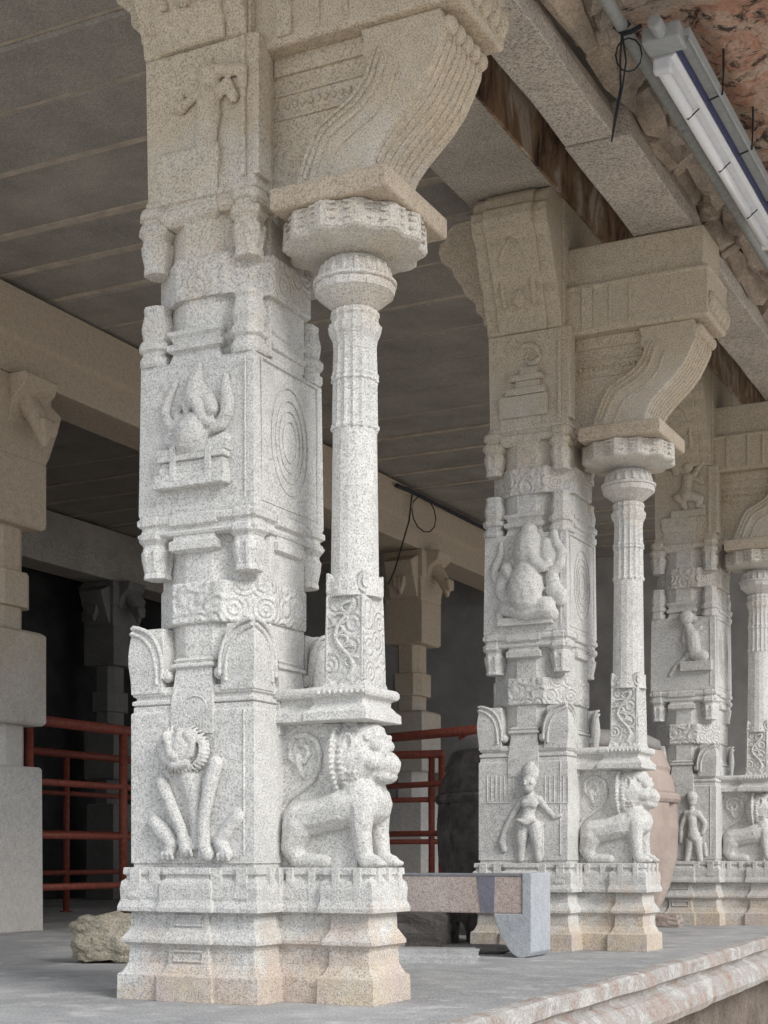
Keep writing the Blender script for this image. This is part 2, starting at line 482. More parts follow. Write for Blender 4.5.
    for i in range(3, 21, 3):
        p = pts[i]; sd = 1 if math.sin(i/21*2.4*PI+.4) < 0 else -1
        sc.tube([(p[0]+sd*.034*math.sin(a)*.9, -.082, p[2]+.018-.018*math.cos(a)) for a in [k*.5 for k in range(9)]], .0055, 6)
    for x in (-.07, .07): sc.tube([(x, -.081, 1.13), (x, -.078, 1.43)], .004, 6)
    sc.tube([(-.035, -.081, 1.455), (.035, -.081, 1.455)], .01, 8)
    sc.build('scroll_carving', 'granite', col)
    c = MB()
    c.lathe(0, 0, [(1.43, .098), (1.50, .086), (2.03, .079)], 16, rot=PI/16)
    c.lathe(0, 0, [(2.025, .080), (2.03, .083), (2.04, .083), (2.045, .078), (2.20, .0755)], 48, 16, .055)
    c.lathe(0, 0, [(2.195, .076), (2.20, .082), (2.21, .079), (2.22, .082), (2.23, .076), (2.31, .073)], 48, 16, .06)
    c.lathe(0, 0, [(2.305, .074), (2.345, .078), (2.37, .090), (2.395, .094), (2.40, .083), (2.42, .081), (2.43, .086), (2.445, .084), (2.45, .072), (2.48, .074)], 48, 16, .03)
    c.build('colonette_shaft', 'granite', P, smooth=False)
    c = MB()
    c.lathe(0, 0, [(2.455, .075), (2.475, .10), (2.50, .130), (2.507, .140), (2.53, .143), (2.545, .138), (2.55, .128), (2.60, .117), (2.618, .108), (2.625, .09), (2.64, .08), (2.665, .08)], 32, 16, .012)
    for i in range(18):
        a = 2*PI*i/18
        c.limb([(.122*math.cos(a), .122*math.sin(a), 2.565), (.116*math.cos(a), .116*math.sin(a), 2.60)], [.013, .010])
    c.lathe(0, 0, [(2.536, .145), (2.54, .150), (2.549, .150), (2.553, .145)], 32)
    c.build('pot_capital', 'granite', P, smooth=False)
    c = MB()
    c.lathe(0, 0, [(2.63, .085, 0), (2.637, .12, .02), (2.645, .18, .04), (2.650, .215, .05), (2.656, .238, .05), (2.664, .247, .05), (2.75, .243, .05), (2.76, .20, 0)], 64, 12)
    for i in range(12):                                   # reeded faces of the lotus rim
        a = 2*PI*i/12
        for z in (2.69, 2.72, 2.74):
            c.tube([(.247*math.cos(a-.2), .247*math.sin(a-.2), z), (.250*math.cos(a), .250*math.sin(a), z), (.247*math.cos(a+.2), .247*math.sin(a+.2), z)], .005, 6)
    c.build('lotus_capital', 'granite', P)
    c = MB(); c.stack(rect(-.205, .248, -.25, .25), [(2.752, -.008), (2.76, 0), (2.825, 0), (2.832, -.006)]); c.build('abacus', 'abacus', P, bevel=.005)
    # S shaped bracket
    prof = [(-.16, 2.83), (-.139, 2.905), (-.10, 3.0), (-.067, 3.055), (-.02, 3.085), (.02, 3.105), (.065, 3.13), (.095, 3.16), (.125, 3.20), (.135, 3.235), (.112, 3.265), (.122, 3.30), (.106, 3.35),
            (.407, 3.35), (.425, 3.30), (.418, 3.25), (.392, 3.195), (.360, 3.135), (.315, 3.08), (.262, 3.03), (.212, 2.985), (.175, 2.942), (.152, 2.90), (.142, 2.862), (.150, 2.832)]
    br = MB(); br.prism(prof, 'y', -.165, .165); bo = br.build('scroll_bracket', 'granite', P, bevel=.006)
    rd = MB()
    up = prof[1:10]
    for sy in (-1, 1):
        for dx, dz, r in ((.010, -.010, .008), (.028, -.026, .008), (.050, -.048, .011), (.095, -.085, .007)):
            rd.tube([(x+dx, sy*.166, z+dz) for x, z in up] + [(up[-1][0]+dx+.02, sy*.166, up[-1][1]+dz+.05)], r, 6)
    for k in (-.13, -.09, -.05, -.01, .03, .07, .11):
        rd.tube([(x+.001, k, z) for x, z in prof[14:23]], .007, 6)
    for i in range(5): rd.ball((.425, -.13+i*.065, 3.30), (.03, .034, .034))
    rd.build('bracket_ridge', 'granite', bo)
    # cross shaped corbel capital
    m = MB()
    m.stack(rect(-.74, .49, -.20, .20), [(3.35, -.01), (3.36, 0), (3.59, 0), (3.60, .006), (3.615, .006), (3.62, -.03), (3.83, -.03), (3.84, -.036)])
    m.box(-.20, -.14, -.214, .214, 3.375, 3.60); m.box(-.05, -.03, -.208, .208, 3.375, 3.60)
    m.box(.06, .08, -.208, .208, 3.375, 3.60)
    for i in range(5): m.ball((.49, -.15+i*.075, 3.43), (.035, .04, .06))
    m.build('corbel_arm', 'granite', P, bevel=.006)
    vol = [(0, 3.325), (.02, 3.335), (.03, 3.40), (.055, 3.42), (.06, 3.46), (.10, 3.50), (.105, 3.55), (.165, 3.60), (.19, 3.66), (.235, 3.72), (.25, 3.77), (.31, 3.81), (.335, 3.87), (.325, 3.92), (.29, 3.94), (.27, 3.99), (.235, 4.02), (.20, 4.09), (0, 4.095)]
    vol = [(a, min(z+.07, 4.095)) for a, z in vol[:-2]] + [(.0, 4.095)]
    m = MB(); m.prism([(-.72-a, z) for a, z in vol], 'y', -.21, .21); m.box(-.735, -.29, -.235, .235, 3.395, 4.095)
    m.build('corbel_arm', 'granite', P, bevel=.006)
    for sy in (-1, 1):
        m = MB(); m.prism([(sy*(.235+a*.75), z) for a, z in vol], 'x', -.735, -.30); m.prism([(sy*(.235+a*.75+.02), z) for a, z in vol], 'x', -.66, -.38)
        yy = sy*.245
        for x in (-.52,):                                 # arched leaf on the front of the arm
            m.tube([(x-.085, sy*(.305), 3.52), (x-.09, sy*.355, 3.67), (x-.07, sy*.41, 3.77), (x, sy*.445, 3.84), (x+.07, sy*.41, 3.77), (x+.09, sy*.355, 3.67), (x+.085, sy*.305, 3.52)], .018, 6)
            m.ball((x, sy*.31, 3.57), (.05, .035, .06))
        m.build('corbel_arm', 'granite', P, bevel=.006)
    # colonette lion, carved in the round against the panel
    L = MB()
    L.limb([(-.185, -.045, .645), (-.10, -.05, .66), (-.02, -.04, .68), (.05, -.02, .70)], [.078, .070, .078, .082])
    L.limb([(-.185, .045, .645), (-.10, .05, .66), (-.02, .04, .68), (.05, .02, .70)], [.078, .070, .078, .082])
    L.ball((.035, 0, .735), (.085, .10, .09))
    L.ball((.015, 0, .865), (.112, .122, .128)); L.ball((-.03, 0, .86), (.07, .13, .13)); L.ball((.05, 0, .94), (.065, .09, .058))
    L.limb([(.06, 0, .85), (.125, 0, .835)], [.07, .052]); L.ball((.145, 0, .838), (.03, .05, .024))
    L.ball((.115, 0, .795), (.05, .055, .028))
    for sy in (-1, 1):
        L.ball((.105, sy*.05, .905), (.026, .026, .024)); L.tube([(.09, sy*.03, .935), (.11, sy*.055, .937), (.08, sy*.08, .925)], .011, 8)
        L.ball((.155, sy*.027, .842), .016, 1)
        L.ball((.09, sy*.062, .845), (.045, .028, .034))
        L.limb([(.055, sy*.06, .69), (.06, sy*.068, .60), (.075, sy*.068, .51)], [.052, .038, .03])
        L.limb([(.085, sy*.068, .50), (.115, sy*.068, .495)], [.032, .026])
        L.limb([(-.19, sy*.06, .62), (-.215, sy*.065, .55), (-.19, sy*.068, .50), (-.08, sy*.075, .497)], [.068, .048, .032, .026])
        for k in range(3): L.ball((.135, sy*(.05+.018*k), .49), (.02, .009, .014), 1)
    mn = L
    for rr, zc in ((.134, -.03), (.122, .0), (.106, .034), (.088, .062)):
        n = int(rr*330)
        for i in range(n):
            a = PI*2*i/n
            if abs(a - PI/2) < .3: continue
            mn.ball((.0 + zc, rr*1.0*math.cos(a), .862 + rr*1.03*math.sin(a)), (.014, .0085, .0085), 1)
    for sy in (-1, 1):
        for rr in (.05, .068, .086, .103):
            n = int(rr*260)
            for i in range(n):
                a = PI*.42 + PI*1.15*i/(n-1)
                x = .035 + rr*math.cos(a)*1.15; z = .865 + rr*1.15*math.sin(a)
                k = 1-((x-.02)/.105)**2-((z-.865)/.125)**2
                if k > 0: mn.ball((x, sy*.118*math.sqrt(k), z), (.0075, .008, .0075), 1)
        mn.tube([(.03+.016*math.cos(a), sy*.112, .915+.03*math.sin(a)) for a in [k*PI/5 for k in range(10)]], .006, 6, True)
    lion = L.build('seated_lion', 'granite', P, remesh=.0048, relax=1)
    tl = MB()
    for sy in (-1, 1):
        f = face_map(-.066, 260, 640, 4.267)
        tp = [f(*p) for p in ((92, 800), (98, 720), (120, 680), (175, 640), (225, 600), (250, 550), (258, 490), (240, 430), (200, 405), (155, 410), (128, 445), (130, 500), (155, 525), (190, 520), (208, 490), (200, 455), (180, 450))]
        tl.tube([(x, y*-sy, z) for x, y, z in tp], [.011]*6 + [.012]*8 + [.010]*3, 7)
        q = [f(*p) for p in ((165, 500), (170, 550), (190, 590))]
        tl.limb([(x, y*-sy, z) for x, y, z in q], [.016, .012, .006])
    tl.build('tail', 'granite', lion, remesh=.004, relax=1)


def fig(name, root, spec, y, ox, oy, sc, dy, voxel=.004, flat=.8, extra=None):
    """a relief figure: spec = list of limbs, each a list of (a, b, radius, height) in measured spots"""
    f = face_map(y, ox, oy, sc, dy); k = px(sc, y, dy); b = MB()
    for limb in spec:
        pts = [f(q[0], q[1], (q[3]*k if len(q) > 3 else q[2]*k*.25)) for q in limb]
        b.limb(pts, [q[2]*k for q in limb])
    # flatten towards the panel
    for v in b.bm.verts: v.co.y = y + (v.co.y - y)*flat if v.co.y < y else y + max(v.co.y - y, 0)*.25
    if extra: extra(b, f)
    return b.build(name, 'granite', root, remesh=voxel, relax=1)


def fbox(b, f, a0, b0, a1, b1, y, w):
    p = f(a0, b1); q = f(a1, b0)
    pz = (f(a0, b1)[2] + f(a1, b1)[2])/2; qz = (f(a0, b0)[2] + f(a1, b0)[2])/2
    b.box(p[0], q[0], y-w, y+.01, pz, qz)


def make_pier(loc, label, group='carved piers along the platform edge'):
    return thing('carved_pier', label, 'pillar', loc, 0, group)


pier = make_pier((0, 0, 0), 'nearest and largest pale granite pier, carved with a seated lion on its lower block')
build_pier_common(pier)
common = list(pier.children)


def copy_tree(o, parent):
    c = o.copy(); COL.objects.link(c); c.parent = parent
    for ch in list(o.children): copy_tree(ch, c)
    return c


labels = {1: 'second pale granite pier, behind the stone bench, with a big-bellied elephant-headed figure',
          2: 'farthest granite pier at the right edge, with a kneeling figure on its block'}
piers = [pier]
for n in (1, 2):
    r = make_pier((0, n*S, 0), labels[n])
    for ch in common: copy_tree(ch, r)
    piers.append(r)

# ---- reliefs of the first pier
Z = -.247
g = fig('elephant_headed_relief', pier, [
    [(365, 40, 24), (352, 110, 52), (340, 190, 78), (335, 280, 92, 30)],
    [(285, 340, 34, 50), (290, 390, 26, 50)],
    [(345, 300, 48, 80), (385, 360, 40, 86), (415, 430, 32, 90), (455, 475, 28, 80), (480, 440, 20, 60)],
    [(440, 300, 62), (465, 360, 58), (450, 410, 40)], [(245, 290, 36), (235, 340, 30)],
    [(250, 440, 44), (330, 450, 70), (440, 455, 44)],
    [(330, 500, 105, 50), (325, 560, 138, 56), (320, 595, 128, 50)],
    [(370, 300, 150, -115), (360, 450, 160, -120), (330, 560, 170, -125)],
    [(200, 160, 22), (165, 230, 32), (128, 330, 40), (118, 410, 42), (160, 500, 44), (240, 520, 44)],
    [(560, 105, 24), (556, 200, 42), (575, 300, 54), (570, 390, 54), (530, 470, 50), (440, 510, 46)],
    [(208, 400, 32), (206, 450, 34)], [(512, 165, 18), (508, 235, 18)],
    [(150, 595, 52), (240, 640, 50, 44), (330, 655, 48), (470, 630, 50, 44), (552, 585, 56)]], Z, 150, 360, 7.31, 0)
f = face_map(Z, 150, 360, 7.31); b = MB()
for a0, b0, a1, b1, w in ((85, 650, 600, 700, .040), (100, 700, 590, 745, .046), (125, 745, 570, 780, .034), (105, 780, 580, 835, .038), (80, 835, 590, 910, .044), (70, 905, 590, 940, .05)):
    fbox(b, f, a0, b0, a1, b1, Z, w)
for a in (215, 470): fbox(b, f, a-22, 655, a+22, 910, Z, .0475)
b.build('pedestal', 'granite', g, bevel=.004)
Zl = -.262


def lion_mane(b, f):
    for i in range(38):
        a = PI*2*i/38
        if -1.9 < (a if a < PI else a-2*PI) < -1.3: continue
        b.tube([f(275+rr*math.cos(a), 300+rr*math.sin(a), w) for rr, w in ((112, .036), (136, .031), (158, .010))], .0052, 6)
    b.tube([f(335+70*math.cos(a), 45+70*math.sin(a), .003) for a in [k*PI/12 for k in range(24)]], .005, 6, True)
    for cx_, cy_ in ((300, 925), (410, 945), (520, 950), (185, 945)):
        for k in (-1, 0, 1): b.limb([f(cx_+k*26, cy_-20, .026), f(cx_+k*30, cy_+12, .020)], [.0075, .007])


li = fig('seated_lion_relief', pier, [
    [(275, 300, 150, -60)], [(275, 292, 112, 16)],
    [(205, 225, 34, 84), (224, 268, 30, 94), (240, 330, 36, 100), (262, 345, 34, 100)], [(283, 205, 34, 80), (282, 262, 26, 96)],
    [(330, 215, 30, 84), (352, 265, 24, 76), (335, 330, 28, 70), (300, 350, 26, 80)], [(175, 290, 24, 60), (190, 360, 30, 66), (250, 392, 36, 80), (310, 378, 30, 70)],
    [(300, 470, 90, -30), (320, 600, 66, -20), (340, 760, 44, -10), (340, 880, 30, -5)],
    [(142, 500, 42, 20), (200, 640, 42, 26), (262, 780, 36, 26), (290, 900, 42, 26)],
    [(470, 385, 48, 24), (430, 540, 44, 26), (398, 720, 38, 28), (400, 880, 42, 28), (420, 930, 46, 24)],
    [(95, 740, 52, 6), (150, 800, 60, 10), (200, 860, 48, 10), (180, 930, 40, 14)],
    [(590, 700, 50, -10), (540, 770, 46, 0), (490, 850, 44, 10), (530, 930, 42, 16)]], Zl, 140, 700, 6.025, 0, .004, .9, lion_mane)
Zt = -.247
d = fig('dancing_figure_relief', pier, [
    [(645, 232, 38), (655, 250, 30)], [(640, 280, 30), (645, 315, 40), (648, 355, 40), (640, 400, 38)],
    [(625, 395, 22), (620, 440, 20)], [(655, 395, 22), (650, 445, 20)],
    [(665, 300, 20), (700, 260, 20), (720, 300, 18)], [(650, 225, 22), (700, 215, 22), (745, 215, 20), (748, 265, 14)],
    [(620, 285, 16), (590, 310, 14), (560, 335, 20)], [(560, 300, 10), (548, 335, 14)]], Zt, 0, 0, 3.072, 0)

# ---- reliefs of the second pier
dy = S; r2 = piers[1]
fig('elephant_headed_relief', r2, [
    [(305, 265, 46), (305, 320, 70), (300, 385, 70, 30)], [(290, 370, 30, 60)],
    [(325, 380, 36, 62), (350, 430, 30, 66), (390, 455, 26, 60), (410, 430, 22, 50)],
    [(390, 330, 36), (400, 400, 48)], [(250, 360, 26)],
    [(300, 490, 80, 30), (298, 560, 96, 46), (295, 600, 90, 40)],
    [(225, 430, 34), (180, 500, 40), (168, 570, 42), (200, 630, 36)],
    [(310, 380, 130, -98), (300, 560, 140, -105)],
    [(160, 330, 14), (158, 390, 20), (135, 440, 24), (125, 500, 22), (150, 530, 16)],
    [(432, 275, 22), (440, 320, 26), (470, 370, 28), (460, 430, 30), (420, 480, 34), (430, 530, 38)],
    [(430, 560, 44), (465, 590, 40), (470, 620, 30)], [(200, 460, 34, 40), (215, 500, 26, 40)],
    [(190, 655, 46), (300, 680, 50, 30), (395, 655, 56, 40), (420, 690, 40)], [(152, 690, 24), (155, 720, 20)]], Z, 470, 480, 5.12, dy, .005)
f = face_map(Z, 470, 480, 5.12, dy); b = MB(); fbox(b, f, 150, 705, 430, 745, Z, .035); b.build('pedestal', 'granite', r2, bevel=.004)
sf = fig('standing_figure_relief', r2, [
    [(212, 268, 20), (213, 286, 30), (213, 300, 31)], [(212, 325, 27, 24), (212, 342, 20, 28)], [(206, 320, 5, 52), (206, 330, 5, 54)], [(226, 325, 7, 44)], [(212, 360, 14)],
    [(188, 384, 17), (212, 384, 26), (240, 384, 17)], [(200, 398, 18, 22), (226, 398, 18, 22)], [(212, 400, 26), (209, 430, 21, 14), (206, 455, 30, 14)],
    [(188, 476, 25, 10), (182, 520, 21, 10), (181, 560, 15), (178, 588, 14)], [(228, 476, 25, 10), (234, 520, 21, 10), (236, 560, 15), (240, 588, 14)],
    [(182, 386, 14), (157, 425, 12), (132, 465, 10), (120, 498, 11)], [(118, 505, 11), (113, 535, 15), (120, 556, 13)],
    [(244, 386, 14), (268, 415, 11), (294, 444, 9), (316, 438, 8)], [(316, 438, 5), (326, 425, 4)],
    [(168, 460, 8), (162, 520, 8), (166, 585, 8)], [(250, 465, 8), (252, 520, 8), (252, 580, 8)],
    [(180, 455, 7, 40), (208, 466, 8, 46), (234, 455, 7, 40)]], Zl, 470, 690, 3.49, dy, .0035)
f = face_map(Zl, 470, 690, 3.49, dy); b = MB()
for a in (60, 75, 90, 105, 120, 135, 150, 262, 278, 294, 310, 326, 342):
    b.tube([f(a, 300), f(a, 388 if a < 200 else 392)], .004, 6)
    if a in (150, 342): b.tube([f(a-(90 if a < 200 else 80), 394), f(a, 394)], .005, 6); b.build('pilaster_stripe', 'granite', r2); b = MB()
b = MB(); f = face_map(Zt, 430, 180, 2.272, dy)
b.tube([f(228 + 27*math.cos(a)*(1-.06*i), 402 + 30*math.sin(a)*(1-.06*i)) for i, a in enumerate([-2.4+k*.5 for k in range(14)])], [.018]*9 + [.012]*5, 8)
for a0, b0, a1, b1, w in ((208, 428, 248, 445, .03), (185, 445, 258, 458, .035), (198, 458, 252, 475, .025), (176, 475, 264, 490, .035), (162, 492, 268, 540, .03)): fbox(b, f, a0, b0, a1, b1, Zt, w)
b.build('finial_relief', 'granite', r2, bevel=.004)

# ---- reliefs of the third pier
dy = 2*S; r3 = piers[2]
fig('kneeling_figure_relief', r3, [
    [(160, 745, 27)], [(185, 748, 13)], [(165, 775, 16), (180, 810, 25), (185, 850, 25)],
    [(160, 790, 14), (150, 825, 11), (160, 800, 10), (190, 795, 10)], [(190, 790, 12), (205, 780, 10)],
    [(185, 865, 22), (215, 875, 22), (200, 890, 16)], [(185, 850, 18), (165, 870, 14)],
    [(180, 865, 10), (150, 885, 9), (122, 910, 8), (103, 940, 7)]], Z, 640, 400, 3.414, dy, .005)
f = face_map(Z, 640, 400, 3.414, dy); b = MB(); fbox(b, f, 140, 892, 248, 925, Z, .035); b.build('ledge', 'granite', r3, bevel=.004)
fig('dancing_figure_relief', r3, [
    [(410, 235, 50)], [(300, 230, 40), (310, 280, 34)], [(350, 250, 30), (400, 300, 30)], [(410, 330, 48), (400, 410, 44), (400, 470, 60)],
    [(460, 310, 26), (490, 250, 24), (530, 200, 22)], [(470, 330, 24), (530, 360, 24), (520, 310, 20)],
    [(370, 470, 44), (320, 490, 38), (370, 540, 30), (385, 580, 28)], [(440, 480, 48), (510, 500, 40), (500, 560, 30), (540, 570, 24)],
    [(450, 180, 18), (500, 180, 18)]], Zt, 640, 440, 8.53, dy, .005)
f = face_map(Zt, 640, 440, 8.53, dy); b = MB(); fbox(b, f, 270, 600, 560, 660, Zt, .03); b.build('ledge', 'granite', r3, bevel=.004)
fig('standing_figure_relief', r3, [
    [(190, 428, 22), (190, 445, 18)], [(190, 470, 12)], [(170, 490, 14), (190, 490, 18), (212, 490, 14)], [(190, 510, 20), (192, 540, 17), (196, 570, 26)],
    [(214, 490, 12), (238, 525, 10), (228, 560, 9)], [(168, 492, 12), (150, 540, 10), (150, 590, 9)],
    [(184, 585, 20), (178, 620, 15), (172, 655, 12)], [(208, 585, 20), (214, 620, 15), (220, 655, 12)], [(235, 600, 8), (240, 640, 8)]], Zl, 640, 680, 3.656, dy, .004)

# ------------------------------------------------------------------ beams over the piers
b = MB()
n0 = 1.96


def edge_stone(name, x0, x1, y0, y1, z0, z1, mat, label, cat='beam', seed=0, amp=.012, group=None):
    m = MB(); k = max(2, int((y1-y0)/.12)); rings = []
    for i in range(k+1):
        y = y0 + (y1-y0)*i/k
        j = lambda q: amp*noise.noise((y*2.3, q*7.1+seed, seed*3.3))
        zm = (z0+z1)/2
        rings.append([(x0+j(1), y, z0+j(2)*.4), (x1+j(3), y, z0+j(4)*.4), (x1+j(5)*1.5, y, zm), (x1-.03+j(6), y, z1), (x0+j(7), y, z1)])
    m.loft(rings)
    return tag(m.build(name, mat, bevel=.008), label, cat, group)


edge_stone('stone_beam', .09, .33, -1.3, 1.95, 3.845, 4.02, 'beamlit', 'nearer grey stone beam running back from the first pier, below the dangling wire', seed=1, group='outer beams')
edge_stone('stone_beam', .08, .40, 1.97, 3.22, 3.845, 4.02, 'beamlit', 'wider stone beam with a pinkish side ending on top of the second pier', seed=2, group='outer beams')
edge_stone('stone_beam', .08, .38, 3.24, 6.45, 3.845, 4.02, 'beamlit', 'stone beam resting between the second pier and the farthest pier', seed=3, group='outer beams')
edge_stone('stone_beam', .08, .38, 6.47, 9.7, 3.845, 4.02, 'beamlit', 'stone beam running on past the farthest pier at the right edge', seed=4, group='outer beams')
# main beam that carries the ceiling, its rust streaked side above the outer beams
root = thing('ceiling_beam', 'long stone ceiling beam above the carved piers, rust streaked on its outer side', 'beam', (0, 0, 4.1))
m = MB(); m.box(-.80, -.30, -1.6, 13.4, 0, .55); m.build('beam_soffit', 'beam', root, bevel=.008)
m = MB(); m.box(-.30, -.285, -1.6, 13.4, .004, .55); m.build('outer_side', 'stained', root)

# inner row beam
for (xx, lab, y0, y1, mt) in ((-4.34, 'brown stone beam with a stepped side over the inner row of pillars', .5, 13.4, 'inner'), (-8.3, 'dim stone beam deep in the hall over the farthest row of pillars', 4.0, 13.4, 'beam')):
    m = MB()
    m.prism([(xx-.23, 3.72), (xx+.17, 3.72), (xx+.175, 3.955), (xx+.20, 3.975), (xx+.20, 4.29), (xx-.25, 4.29)], 'y', y0, y1)
    tag(m.build('inner_beam', mt, bevel=.01), lab, 'beam')


# ------------------------------------------------------------------ inner pillars
def inner_pillar(loc, label, mat):
    t = thing('inner_pillar', label, 'pillar', loc, 0, 'inner pillars')
    W = rect(-.24, .19, -.24, .24)
    m = MB(); m.stack(W, [(0, -.015), (1.10, -.02), (1.12, -.03)]); m.build('lower_block', mat, t, bevel=.008)
    for z0, z1, h_, s_ in ((1.08, 1.42, .15, .08), (2.02, 2.24, .13, .08), (2.20, 2.44, .17, .11), (2.40, 2.78, .13, .08)):
        m = MB(); m.stack(octb(-.04, h_, s_, h_+.03, s_), [(z0, 0), (z1, 0)]); m.build('shaft', mat, t, bevel=.008)
    m = MB(); m.stack(W, [(1.40, -.02), (1.42, 0), (2.02, 0), (2.04, -.03)]); m.build('middle_block', mat, t, bevel=.008)
    m = MB(); m.stack(W, [(2.74, -.02), (2.76, 0), (3.19, 0), (3.20, -.01)]); m.build('top_block', mat, t, bevel=.008)
    m = MB(); m.stack(rect(-.24, .19, -.25, .25), [(3.18, -.02), (3.20, 0), (3.42, 0), (3.44, .02), (3.715, .02)])
    m.prism([(-.24, 3.40), (.20, 3.40), (.24, 3.55), (.33, 3.62), (.36, 3.70), (.34, 3.715), (-.38, 3.715), (-.40, 3.70), (-.38, 3.62), (-.30, 3.55)], 'y', -.16, .16)
    for s_ in (-1, 1):
        m.prism([(s_*.26, 3.21), (s_*.30, 3.24), (s_*.40, 3.46), (s_*.44, 3.58), (s_*.26, 3.66)], 'x', -.16, .16)
    m.build('corbel_capital', mat, t, bevel=.01)
    for a in range(4):
        b_ = MB(); q = Vector((math.cos(a*PI/2), math.sin(a*PI/2), 0)); b_.limb([tuple(q*.22 + Vector((0, 0, 3.56))), tuple(q*.30 + Vector((0, 0, 3.46))), tuple(q*.36 + Vector((0, 0, 3.35))), tuple(q*.37 + Vector((0, 0, 3.26)))], [.085, .07, .06, .028])
        w = Vector((-q.y, q.x, 0))
        for k in range(-1, 2): b_.limb([tuple(q*.40 + w*.05*k + Vector((0, 0, 3.40))), tuple(q*.41 + w*.04*k + Vector((0, 0, 3.32)))], [.028, .022])
        b_.build('lotus_drop', mat, t, remesh=.012, relax=1)
    return t


IP = [(-4.38, 3.18, 'brown granite pillar at the left edge of the photo, standing before the dark hall', 'inner'),
      (-4.34, 6.41, 'inner granite pillar hidden behind the nearest carved pier', 'inner'),
      (-4.34, 9.64, 'inner granite pillar with a spreading capital, seen between the first two carved piers', 'inner'),
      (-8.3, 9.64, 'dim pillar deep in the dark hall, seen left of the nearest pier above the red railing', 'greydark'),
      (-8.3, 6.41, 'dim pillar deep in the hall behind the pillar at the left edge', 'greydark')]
first = {}
for x, y, lab, mt in IP:
    if mt in first:
        src = first[mt]; r = thing('inner_pillar', lab, 'pillar', (x, y, 0), 0, 'inner pillars')
        for ch in list(src.children): copy_tree(ch, r)
    else: first[mt] = inner_pillar((x, y, 0), lab, mt)

# ------------------------------------------------------------------ the setting
# ceiling slabs span from the outer beam to the inner beams
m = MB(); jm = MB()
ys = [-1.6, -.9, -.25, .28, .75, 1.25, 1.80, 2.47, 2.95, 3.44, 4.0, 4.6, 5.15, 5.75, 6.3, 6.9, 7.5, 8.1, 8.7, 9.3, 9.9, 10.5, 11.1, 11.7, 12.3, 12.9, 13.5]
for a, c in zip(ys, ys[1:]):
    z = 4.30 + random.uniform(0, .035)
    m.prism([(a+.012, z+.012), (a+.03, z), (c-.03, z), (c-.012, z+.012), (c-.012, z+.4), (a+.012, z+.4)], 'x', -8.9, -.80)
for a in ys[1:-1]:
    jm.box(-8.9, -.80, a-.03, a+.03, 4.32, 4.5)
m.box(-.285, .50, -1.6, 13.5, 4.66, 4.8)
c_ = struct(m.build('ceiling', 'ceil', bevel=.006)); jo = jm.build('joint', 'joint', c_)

p0 = on(474, 1020, 'z', 0); p1 = on(768, 938, 'z', 0)
kx = (p1[0]-p0[0])/(p1[1]-p0[1])
def ex(y): return p0[0] + kx*(y-p0[1])
m = MB(); m.loft([[(-9.2, -2.6, z), (ex(-2.6)-(.055 if z == 0 else .45), -2.6, z), (ex(14)-(.055 if z == 0 else .45), 14, z), (-9.2, 14, z)] for z in (-1.1, 0)])
fl = m.build('floor', 'floor'); struct(fl)
# worn moulded edge of the platform
m = MB(); rings = []
pr = [(-.062, .003), (-.03, .004), (-.004, 0), (.008, -.012), (.008, -.065), (-.03, -.085), (-.035, -.10), (.01, -.12), (.045, -.16), (.055, -.21), (.04, -.245), (-.02, -.26), (-.05, -.275), (-.06, -.29), (-.14, -.30), (-.14, -1.1), (-.5, -1.1), (-.5, -.02), (-.062, -.02)]
k = 130
for i in range(k+1):
    y = -2.6 + 16.6*i/k; r = []
    for q, (dx, z) in enumerate(pr):
        j = .016*noise.noise((y*3.1, z*9, 2.2)) if q < 14 else 0
        r.append((ex(y)+dx+j, y, z + (.008*noise.noise((y*2.2, z*8, 7.7)) if 0 < q < 14 else 0)))
    rings.append(r)
m.loft(rings); struct(m.build('trim_1', 'edge'))
m = MB(); rings = []
for i in range(131):                                      # rough dark stone footing below the moulded edge
    y = -2.6 + 16.6*i/130
    rings.append([(ex(y)-.115 + .03*noise.noise((y*4, z*6, 5)), y, z) for z in (-.29, -.45, -.55, -.7, -.85, -1.1)] + [(ex(y)-.3, y, -1.1), (ex(y)-.3, y, -.29)])
m.loft(rings); struct(m.build('trim_4', 'footing'))
m = MB(); m.box(-14, 14, -14, 26, -1.3, -1.1); struct(m.build('ground', 'ground'))
m = MB(); m.box(-9.3, .3, 13.5, 13.8, 0, 4.8); struct(m.build('wall_back', 'wallgrey'))
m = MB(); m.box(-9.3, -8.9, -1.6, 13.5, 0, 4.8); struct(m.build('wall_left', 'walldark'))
m = MB(); m.box(-8.9, -5.2, 2.0, 2.2, 0, 4.3); struct(m.build('wall_light_block', 'walldark'))  # unseen wall, added to keep daylight out of the deep hall

# eave
m = MB(); nx, ny = 26, 150; top = []
g_ = [[None]*(ny+1) for _ in range(nx+1)]
for i in range(nx+1):
    for j in range(ny+1):
        x = .44 + 1.55*i/nx; y = -2.2 + 15*j/ny
        z = 4.10 - .03*(x-.44) + .05*noise.fractal((x*2.6, y*2.2, 1.1), .8, 2.1, 4) + .03*noise.noise((x*7, y*5, 3.3))
        g_[i][j] = m.bm.verts.new((x, y, z))
for i in range(nx):
    for j in range(ny): m.bm.faces.new((g_[i][j], g_[i+1][j], g_[i+1][j+1], g_[i][j+1]))
m.box(.44, 1.99, -2.2, 12.8, 4.30, 4.6); m.box(1.94, 2.02, -2.2, 12.8, 3.96, 4.6)
eave = struct(m.build('trim_2', 'eave', smooth=True))
